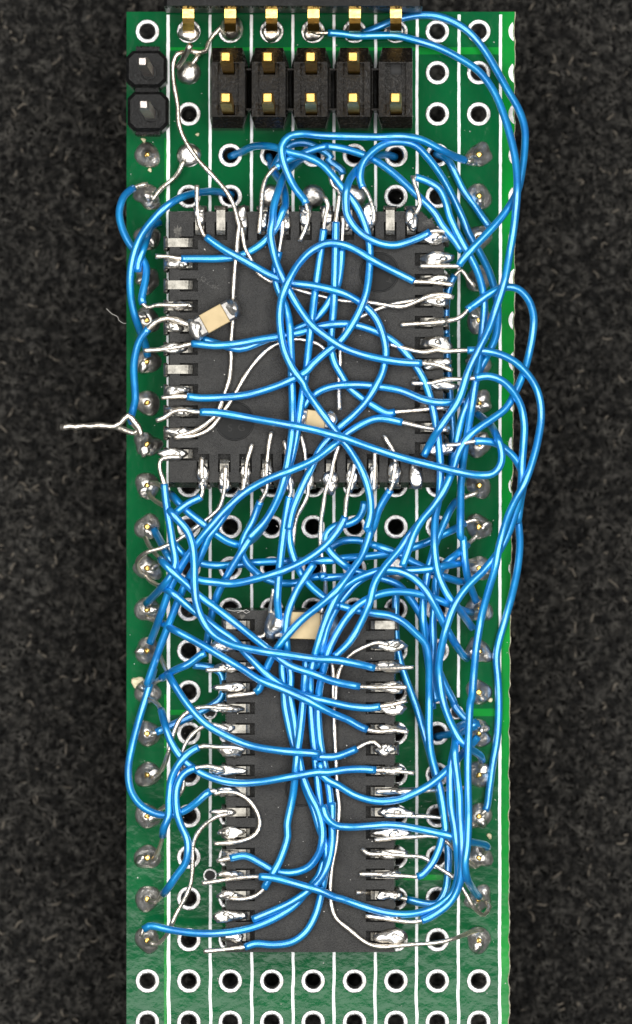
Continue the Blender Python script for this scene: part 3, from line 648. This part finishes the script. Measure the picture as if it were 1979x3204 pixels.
blue('deep blue wire from twelfth right pin turning down beside the white line', 'px', 'H 1075,370 1035,410 | 1000,440 930,505 860,560 795,660 782,800 768,960 770,1100 J 765,150 770,300 790,420', True)
blue('blue wire from thirteenth right pin running left into the lower bundle', 'px', 'H 1060,545 1030,550 | 960,565 880,578 720,608 560,618 440,625 330,650 240,710 180,780 110,880 50,1010 20,1130 O 640,1250 P 600,200 588,400 600,600 620,800 640,1000 660,1200 680,1380 690,1500 K 1440,400 1400,520 1335,600 1250,705 1150,780 1000,852 850,892 700,908 550,905 400,885 255,858 | 215,880 200,930', True)
blue('straight blue wire dropping past the long chip\'s top right lead to its fourteenth', 'xl', 'H 520,760 515,860 515,1000 530,1160 560,1290 J 545,160 600,310 660,470 712,640 755,800 800,990 838,1190 868,1380 L 870,480 850,620 795,705 700,705 620,685 | 590,678 480,650 360,635 250,632', zlift=-0.9)
blue('blue wire rounding from the long chip top over two white lines to the right', 'xl', 'O 440,310 450,440 500,590 570,700 670,790 780,855 H 120,850 240,882 370,905 480,922 560,960 650,1040 715,1110 738,1200 J 742,350 742,500 742,640 755,770 790,910 820,1040 842,1180 850,1300 L 840,220 815,320 765,430 690,515 | 660,525 560,520 400,510 270,508')
# ---- bundle down the long chip
blue('blue wire from fourth bottom lead dropping straight onto the long chip bundle', 'cl', 'N 420,880 440,960 447,1060 455,1170 | O 445,115 415,300 392,480 372,680 365,840 385,1000 400,1150 398,1300 410,1450 P 415,450 445,600 475,720 510,860 555,1010 610,1150 650,1280 690,1390 700,1500 K 1450,450 1415,650 1375,790 1310,900 1220,965 1100,985 970,978 | 900,1000 780,1015 620,1030', True)
blue('blue wire leaving the crossing below the square chip and down the bundle to left leads', 'xl', 'O 610,570 505,735 445,870 422,1000 430,1150 455,1330 P 450,370 480,560 500,730 530,900 580,1040 640,1160 670,1300 660,1400 K 1400,370 1330,460 1220,498 1100,485 1000,430 905,385 | 800,400 710,420')
blue('blue wire swinging down the bundle then curving to the fourteenth left lead', 'xl', 'P 560,120 548,300 525,560 495,800 470,1050 430,1260 K 1190,250 1135,420 1085,510 1045,575 | 1030,605 970,655 880,675 790,670')
blue('blue arc rising from the bundle over the capacitor end to the fourteenth right pin', 'xp', 'K 950,815 1100,752 1200,705 1310,635 1410,545 1465,430 1490,300 1490,150 I 1490,1100 P 728,1200 722,1080 695,900 655,700 640,500 650,330 690,150 O 705,1170 760,1050 830,940 910,850 1030,785 1150,760 1270,765 H 740,792 870,842 985,890 | 1030,900 1070,880')
blue('blue wire sweeping in an arch to the fifteenth right pin from the bundle', 'xp', 'O 590,1300 620,1180 670,1010 720,880 790,750 870,690 H 290,655 420,615 540,622 640,670 720,750 785,860 845,980 900,1080 970,1185 | 1000,1212 1040,1190')
blue('blue wire branching from the bundle in a wide sag under the eighth right lead', 'xp', 'P 650,830 670,920 700,950 770,985 900,1060 1050,1095 1200,1080 J 600,1060 750,980 880,870 975,765 1040,700 1070,660')
blue('nearly level blue wire from the bundle to the twentieth right pin', 'xp', 'P 670,1120 700,1210 760,1258 850,1270 1000,1262 1100,1255 1200,1262 1300,1280 1400,1300 L 900,255 1000,285 1130,315 | 1135,330 1110,370')
blue('blue wire from thirteenth left lead running right under the chip end to the right side', 'lp', 'K 610,570 740,550 860,532 960,525 | 1000,525 1100,535 1200,560 1300,588 1420,625 1512,665 L 150,675 300,728 450,768 580,780 700,762 820,710 895,640 930,550 935,400 915,200 890,50 J 885,1000 888,870 915,720 935,600 1000,570 1060,560', True)
blue('blue wire from fifteenth right lead looping up the right bundle', 'lp', 'L 310,790 420,805 520,820 605,830 | 690,822 800,768 890,690 945,580 962,450 962,300 950,100 J 945,1050 928,900 915,780 930,660 990,610 1060,590', True)
# ---- square chip
blue('blue wire from a top lead dipping behind the crossing and back to the left capacitor', 'cx', 'M 805,380 810,430 806,470 | 800,600 792,720 770,850 730,930 680,1010 600,1090 500,1140 400,1180 300,1210 150,1270 C 860,1278 720,1245 615,1212', True)
blue('vertical blue wire from the eighth top lead curling right to the ninth right lead', 'cc', 'M 785,230 775,310 762,400 | 760,420 757,600 752,800 745,1000 728,1180 728,1280 750,1370 800,1460 N 850,460 920,520 1000,575 1110,632 | 1160,625 1280,615 1400,603 1500,595', True)
blue('blue wire from the eighth left lead arching over the chip then down the right side', 'cp', 'C 215,1290 330,1282 430,1270 520,1248 | 545,1243 700,1255 850,1243 1000,1215 1130,1195 M 520,1165 640,1130 740,1112 860,1112 980,1142 1100,1195 1200,1270 1300,1395 1360,1500 N 1400,540 1438,720 1455,850 1465,1000 1460,1180 1430,1350 H 780,480 808,650 870,785 950,885 1040,1010', True)
blue('blue wire curving from middle capacitor to a looped bare end at the right pins', 'xp', 'N 470,760 500,660 560,560 640,490 740,452 900,440 1060,455 1200,480 1350,540 1440,560 F 868,560 | 950,555 1020,535 1068,545 1040,572 970,575', False)
blue('blue wire from the sixth top lead straight down over the square chip into the tangle', 'cx', 'M 680,250 705,300 690,380 680,450 | 678,470 655,640 625,850 600,1050 578,1250 555,1460 N 540,460 515,640 490,800 455,960 420,1080 360,1230 260,1400 O 180,400 90,540 20,660 G 710,790 680,900 655,1040 640,1150', True)
blue('blue wire from a stripped top lead running vertically through the middle of the chip', 'cx', 'M 400,400 400,450 397,490 | 375,620 348,740 362,850 412,970 442,1080 455,1250 460,1420 N 462,420 466,560 465,740 445,900 415,1050 370,1200 290,1350 170,1480', True)
blue('blue wire from bottom third lead making the big loop around the lower left board edge', 'cl', 'E 895,1060 892,1140 | 880,1165 830,1225 750,1340 650,1480 G 640,430 570,580 490,725 430,870 375,1010 310,1180 240,1385 I 285,200 238,370 185,545 140,720 113,880 130,1020 195,1120 300,1180 400,1188 500,1155 590,1090 635,1048 | 670,1025 720,1030', True)
blue('blue wire from the first top lead crossing the chip and curving back into the tangle', 'cx', 'C 577,170 578,300 590,420 625,510 | 640,522 750,600 850,655 950,712 1080,782 1210,830 M 600,850 740,880 850,920 950,985 1030,1070 1080,1190 1098,1300 1080,1420 N 1070,370 1030,450 960,560 880,645 800,715 710,800 640,900 600,990 560,1070 510,1180 465,1300 440,1420', True)
blue('blue wire from the tenth right lead bending left and running down to the left pins', 'cp', 'F 870,745 780,740 690,725 | 560,695 400,668 300,700 190,768 130,820 N 640,930 560,975 440,1025 300,1080 150,1165 0,1300 G 690,295 600,400 520,510 455,615 400,725 350,860 300,1000 258,1110', True)
blue('blue wire from hole under header\'s left end looping over the chip to ninth left lead', 'hc', 'A 800,1058 865,1032 960,990 1080,990 1200,1030 1320,1060 1420,1110 M 740,110 815,205 890,300 945,410 980,530 990,650 985,760 965,900 920,1020 860,1130 790,1225 700,1295 600,1385 N 560,350 440,415 330,460 150,510 0,525 E 595,530 | 510,520 430,520 335,530')
blue('blue arc from the hole below the header across the chip to its seventh right lead', 'hc', 'A 1372,1062 1310,1060 1240,1105 1170,1180 1130,1280 1095,1400 M 330,420 318,500 335,610 370,730 430,860 510,1000 600,1120 700,1200 800,1265 920,1312 1060,1345 1180,1365 1260,1372 | D 690,1375 790,1385 900,1425')
blue('blue wire arching from third right lead in an S down to the long chip', 'cl', 'D 905,845 780,830 700,825 640,822 | M 1285,820 1150,752 1010,680 900,612 800,572 700,565 600,610 510,700 445,810 400,915 380,1035 387,1165 412,1290 470,1415 540,1510 N 555,470 640,595 730,715 790,795 860,890 940,1030 985,1170 995,1310 970,1430 O 990,340 940,505 860,625 770,745 660,845 540,940 430,1055 350,1160 290,1280 240,1420 | 215,1440 120,1455 20,1465', True)
blue('blue wire from the third bottom pad leaning up to the seventh bottom lead', 'cl', 'N 890,960 870,1060 845,1150 830,1230 825,1300 | O 822,250 780,335 690,445 560,542 400,618 230,670 60,705 G 700,695 600,682 520,650', True)
blue('blue loop from a hole under the header round to the first right lead', 'hc', 'B 515,1062 440,1045 350,1075 270,1130 205,1215 180,1310 180,1400 D 188,370 230,445 300,510 400,562 500,578 600,555 720,505 | 750,485 830,480 890,500')
blue('dark blue wire from tenth top lead dropping in an S past the right leads', 'cx', 'D 360,440 370,370 340,260 310,200 | 295,190 275,120 288,40 B 320,1065 400,995 470,965 530,958 640,978 730,1062 830,1200 905,1340 965,1470 D 1010,500 1080,620 1140,740 1180,860 1203,980 1205,1100 1190,1200 1130,1330 1080,1430 F 1050,450 985,600 940,760 920,880 890,1030 830,1180 730,1310 600,1470 H 540,475 440,595 375,700 340,830 285,960 205,1095 100,1200', True)
blue('blue wire from the last top lead sweeping down to the fourteenth right pin', 'cp', 'D 650,370 680,300 665,220 640,150 630,115 | 650,118 740,150 810,195 850,270 880,380 935,500 1000,620 1060,735 1100,860 1115,1000 1105,1130 1090,1270 F 1075,300 1050,450 1028,600 1000,780 972,950 957,1150 955,1300 958,1480 H 968,390 985,560 1010,690 1045,785 | 1065,830 1100,820', True)
blue('blue wire from fifth right lead looping out past the right board edge and back', 'cx', 'D 860,1090 940,1070 985,1035 | 1000,1015 1060,970 1150,905 1250,862 1340,872 1412,945 1448,1060 1440,1190 1410,1340 F 1390,330 1330,480 1260,600 1170,670 1080,730 1000,800 940,900 900,1020 860,1120 780,1250 690,1360 H 640,370 600,480 560,590', True)
blue('blue wire from the eleventh right lead curving out and far down the right edge', 'cp', 'F 850,850 900,848 950,843 | 1050,822 1180,832 1270,885 1340,965 1380,1080 1360,1230 1340,1370 H 1335,220 1350,340 1355,440 1340,600 1300,790 1255,950 1212,1100 1196,1200 1205,1330 J 1210,330 1212,480 1200,680 1170,850 1150,1000 1132,1135 | 1120,1160 1090,1190', True)
blue('blue wire from eighth right lead arching right then crossing back to the right pins', 'cp', 'F 620,430 740,430 860,405 980,402 | 1050,395 1130,382 1220,405 1300,475 1360,580 1385,710 1380,840 1370,970 1365,1100 1350,1220 H 1320,240 1275,370 1210,490 1110,615 1000,725 920,840 865,980 825,1140 808,1260 J 815,280 832,400 870,520 910,610 950,680 1010,735 1090,790 | 1100,820 1085,870', True)
blue('thick dark blue wire from a lower hole across to the seventeenth right pin', 'hp', 'J 790,660 865,645 950,620 1040,580 1080,570')
blue('blue wire from sixth right lead bowing furthest outside the board and down its edge', 'cp', 'D 470,1245 600,1280 700,1300 800,1285 F 850,215 915,210 | 1000,208 1080,210 1200,228 1320,285 1420,385 1480,500 1500,640 1480,800 1440,960 1390,1100 1320,1230 1275,1330 H 1215,455 1190,590 1140,760 1095,930 1062,1130 1045,1300 1030,1480 J 1022,420 1010,620 1003,880 1008,1200 1000,1400 L 985,440 1000,540 1045,620 | 1080,660 1110,680', True)
blue('short blue wire hooking from the header row pin right over the chip top', 'pc', 'B 1040,1085 1010,1090 | 990,1085 900,1050 800,1000 690,945 560,922 400,926 200,922 0,915 A 1280,905 1195,925 1152,980 1152,1055 1185,1160 1240,1270 1305,1355 | C 1315,300 1325,400 1312,460 1290,510 1272,552', True)
blue('blue wire from the ringed contact arching high along the top right corner of the board', 'xc', 'B 290,225 360,200 440,165 540,128 680,102 800,110 920,155 1020,225 1120,345 1200,480 1270,605 1350,745 1388,870 1388,1000 1370,1150 1340,1290 1280,1400 D 1200,425 1120,512 1040,595 955,695 | 945,715 850,718 680,718')
blue('blue wire from fourth gold contact sweeping down the right to the chip\'s lower corner', 'xc', 'A 1340,205 1395,222 1440,222 | B 60,222 150,228 250,242 380,240 520,242 660,275 800,320 940,390 1080,485 1180,620 1242,765 1290,920 1325,1080 1338,1250 1330,1400 D 1312,480 1285,640 1252,820 1205,970 1150,1130 1080,1275 1010,1420 F 940,545 850,680 770,800 705,925', True, zlift=.4)
blue('blue wire from tenth left lead slanting across the whole square chip and hooking back', 'cp', 'E 300,685 360,660 420,620 500,612 550,622 | 600,625 700,628 850,650 1000,678 1200,712 1350,742 1500,780 F 150,795 300,848 450,900 600,945 800,995 950,1032 1080,1052 1170,1042 1222,985 1232,900 1200,790 1150,705 1065,635', True, zlift=.3)
blue('upright blue wire from the eleventh left lead bending down to the fourteenth left pin', 'cp', 'E 470,930 380,930 330,950 325,1010 340,1060 352,1095 | 355,1110 368,1230 395,1400 G 410,420 430,560 400,650 330,740 258,815 | 235,840 240,870', True)
# ---- wires across the long chip
blue('blue wire from thirteenth left pin slanting to the long chip\'s fifth right lead', 'pl', 'G 235,650 265,690 285,700 | 330,725 400,760 490,835 600,920 720,1010 830,1090 930,1200 I 1080,265 1200,340 1350,395 1500,430 P 860,455 985,465 | 1060,455 1150,440 1240,415', True)
blue('blue wire from the twelfth left pin crossing the bundle to the fourth right lead', 'pl', 'G 225,390 245,430 262,460 | 330,540 400,615 490,695 590,785 700,865 830,965 960,1070 1100,1180 I 1200,175 1350,230 1500,285 P 850,308 | 920,320 1020,325 1130,325 1240,325', True)
blue('blue wire from the fourteenth left pin dipping across to the sixth right lead', 'pl', 'G 230,930 280,950 | 340,970 400,1005 560,1090 750,1200 900,1290 I 1000,275 1150,335 1300,402 1500,505 P 840,545 920,590 | 970,610 1060,625 1150,615 1250,630', True)
blue('blue wire from the eleventh left pin in a long arc to the third right lead', 'pl', 'G 245,80 270,125 328,165 | 380,200 440,265 510,345 545,440 558,560 560,700 575,840 620,960 690,1050 800,1112 950,1150 I 1200,108 1400,135 P 750,140 965,180 | 1020,195 1140,195 1285,190', True)
blue('blue wire from the fifteenth left pin in a long sag to the seventh right lead', 'pl', 'I 310,80 330,120 | 380,230 450,350 540,475 640,575 800,665 950,722 1150,755 1400,778 P 600,788 750,795 850,762 | 900,740 960,705 1020,695 1070,745', True)
blue('blue wire from sixteenth left pin sagging to a frayed end by eighth right lead', 'pl', 'I 250,400 285,415 315,445 | 335,480 355,560 405,700 485,815 600,900 720,950 850,972 1000,965 1200,932 1400,898 P 700,900 830,882 940,878 | 1030,885 1150,890 1290,905', True)
blue('short straight blue sleeve between the sixteenth left pin and a loose stripped end', 'px', 'I 280,300 310,278 | 340,262 430,208 520,168 605,105 | 635,92', True)
blue('blue wire curling behind the second lead row to the seventeenth left pin', 'px', 'I 550,175 660,188 735,225 757,300 742,395 690,440 560,510 430,570 335,615 | 300,630 260,640', zlift=-0.8)
blue('curved blue wire from the seventh left lead running down to the twentieth left pin', 'lp', 'I 900,745 800,730 710,728 625,722 | 590,730 520,770 450,850 405,945 388,1080 385,1190 350,1285 | 345,1330 320,1420 285,1490', True)
blue('wavy blue wire from the eighth left lead running down to the twenty first left pin', 'lp', 'I 760,880 720,875 670,860 | 570,870 490,910 442,1000 440,1150 465,1250 510,1350 515,1430 K 500,430 440,515 388,592 | 350,640 300,695 255,690', True)
def catmull(P, step):
    P = np.asarray(P, float); out = []; seg = []
    E = np.vstack([2 * P[0] - P[1], P, 2 * P[-1] - P[-2]])
    for i in range(1, len(E) - 2):
        p0, p1, p2, p3 = E[i - 1], E[i], E[i + 1], E[i + 2]
        t0 = 0; t1 = t0 + max(np.linalg.norm(p1 - p0), 1e-3) ** .5; t2 = t1 + max(np.linalg.norm(p2 - p1), 1e-3) ** .5; t3 = t2 + max(np.linalg.norm(p3 - p2), 1e-3) ** .5
        n = max(1, int(np.linalg.norm(p2 - p1) / step))
        for k in range(n):
            t = t1 + (t2 - t1) * k / n
            a1 = (t1 - t) / (t1 - t0) * p0 + (t - t0) / (t1 - t0) * p1; a2 = (t2 - t) / (t2 - t1) * p1 + (t - t1) / (t2 - t1) * p2; a3 = (t3 - t) / (t3 - t2) * p2 + (t - t2) / (t3 - t2) * p3
            b1 = (t2 - t) / (t2 - t0) * a1 + (t - t0) / (t2 - t0) * a2; b2 = (t3 - t) / (t3 - t1) * a2 + (t - t1) / (t3 - t1) * a3
            out.append((t2 - t) / (t2 - t1) * b1 + (t - t1) / (t2 - t1) * b2); seg.append(i - 1)
    out.append(P[-1]); seg.append(len(P) - 1)
    return np.array(out), np.array(seg)
def parse(path, insulated):
    t = 'Q'; pts = []; ins = []; cur = insulated
    for w_ in path.split():
        if w_ == '|': cur = not cur; continue
        if len(w_) == 1 and w_.isalpha(): t = w_; continue
        x, y = w_.split(','); pts.append(src(t, float(x), float(y))); ins.append(cur)
    return np.array(pts), ins
ENDZ = {'c': ZC + .32, 'l': ZD + .32, 'p': .75, 'h': -.9, 'a': ZC + .6, 'x': None}
PLACED = []          # samples of wires already laid: x, y, z, r
def base_height(x, y):
    z = np.full(x.shape, .0)
    for x0, x1, y0, y1, h in ((cx0, cx1, cy0, cy1, ZC + .06), (dx0, dx1, dy0, dy1, ZD + .06)):
        ex_ = np.maximum(np.maximum(x0 - .42 - x, x - x1 - .42), 0); ey_ = np.maximum(np.maximum(y0 - .42 - y, y - y1 - .42), 0)
        z = np.where((ex_ <= 0) & (ey_ <= 0), h, z)
    return z
nblue = 0
def blur(z, k):
    if k < 1 or len(z) < 3: return z
    kk = np.exp(-.5 * (np.arange(-3 * k, 3 * k + 1) / k) ** 2); kk /= kk.sum()
    return np.convolve(np.pad(z, 3 * k, mode='edge'), kk, 'valid')
for kind, label, ends, path, bare_first, zlift in W:
    pts, ins = parse(path, kind == 'blue' and not bare_first)
    if kind == 'blue' and ins[0] == (bare_first): pass
    S, seg = catmull(pts, 11.0)
    isin = np.array([ins[min(s + 1, len(ins) - 1)] if ins[min(s + 1, len(ins) - 1)] == ins[s] else ins[s] for s in seg])
    rad = np.where(isin, RB, RT)
    z = np.full(len(S), 4.0)
    for it in range(2):
        k = (DIST - z) / DIST / PPM
        x = (S[:, 0] - 989.5) * k; y = -(S[:, 1] - 1602) * k
        req = base_height(x, y) + rad + .02
        if PLACED:
            A = np.concatenate(PLACED)
            dx = x[:, None] - A[None, :, 0]; dy = y[:, None] - A[None, :, 1]; d2 = dx * dx + dy * dy
            R = (rad[:, None] + A[None, :, 3]) * .98
            sup = np.where(d2 < R * R, A[None, :, 2] + np.sqrt(np.maximum(R * R - d2, 0)), -9).max(1)
            req = np.maximum(req, sup)
        req = req + zlift
        ds = np.hypot(np.gradient(x), np.gradient(y)); L = np.concatenate([[0], np.cumsum(np.hypot(np.diff(x), np.diff(y)))])
        dist = np.abs(L[:, None] - L[None, :])
        zz = (req[None, :] - (.32 if kind == 'blue' else .2) * dist).max(1)
        zz = np.maximum(blur(zz, 3), req); zz = blur(zz, 2)
        if zlift < 0: zz = np.full(len(S), -zlift) + .12 * np.sin(np.arange(len(S)) * .2)
        for e, dd in ((ends[0], L), (ends[1], L[-1] - L)):
            ez = ENDZ[e]
            if ez is None: continue
            t = np.clip(dd / 2.2, 0, 1); t = t * t * (3 - 2 * t)
            zz = zz * t + (1 - t) * np.minimum(ez, np.maximum(zz, ez)) if e != 'h' else np.minimum(zz, ez + 1.5 * dd + .0)
        z = zz
        if ends[0] == 'h' or ends[1] == 'h': z = blur(z, 2)
    k = (DIST - z) / DIST / PPM
    x = (S[:, 0] - 989.5) * k; y = -(S[:, 1] - 1602) * k
    PLACED.append(np.stack([x, y, z, rad], 1))
    P3 = np.stack([x, y, z], 1)
    mid = P3[len(P3) // 2]
    th = thing('blue_wire' if kind == 'blue' else 'bare_wire', label, 'wire', tuple(P3[0]), 'blue insulated jumper wires' if kind == 'blue' else 'bare tinned jumper wires')
    i = 0; N = len(P3)
    while i < N - 1:
        j = i
        while j + 1 < N and isin[j + 1] == isin[i]: j += 1
        e = min(j + 1, N - 1)
        a = max(i - (0 if isin[i] else 3), 0); b = min(e + (0 if isin[i] else 3), N - 1)
        if b - a >= 1:
            seg_p = P3[a:b + 1]
            if isin[i]:
                rr_ = np.full(len(seg_p), RB) * (1 + .015 * np.sin(np.arange(len(seg_p)) * .37 + i)); v, f = tube(seg_p, rr_, 14); obj('insulation', v, f, 'blue', th)
            else:
                rr_ = RT * (1.3 if 'twisted' in label else 1.0) * (1 + .10 * np.sin(np.arange(len(seg_p)) * .8 + a) + .06 * np.sin(np.arange(len(seg_p)) * 2.1)); v, f = tube(seg_p, rr_, 9); obj('bare_end' if kind == 'blue' else 'bare_core', v, f, 'tin', th)
        i = j + 1
        if i >= N - 1: break
print('wire heights', max(p[:, 2].max() for p in PLACED), len(W))
# solder hung on loose bare wires
for t, x, y, lx, ly, z, a in (('C', 560, 1110, .80, .45, ZC + .55, 25), ('A', 480, 380, .42, .22, 2.0, 65), ('E', -170, 718, .95, .15, 2.4, 0), ('G', 1075, 990, .30, .62, ZD + .5, 0), ('N', 785, 600, .32, .55, ZC + .5, 0)):
    pass
# loose hair
def lint(label, t, pts, z, r=.018):
    P = [(*mm(*src(t, a, b), z), z) for a, b in pts]; C, _ = catmull(np.array(P), .15); v, f = tube(C, r, 4, False)
    o = obj('lint_hair', v, f, 'lint'); o['label'] = label; o['category'] = 'lint'
lint('fine pale hair standing off the left board edge beside the square chip', 'C', [(-35, 1005), (0, 1040), (40, 1060), (50, 1085), (80, 1105), (100, 1105)], .3)
lint('curly pale hair lying on the top edge of the long chip', 'G', [(780, 880), (830, 890), (880, 885), (910, 905), (935, 895), (910, 880), (880, 890), (850, 900)], ZD + .1)
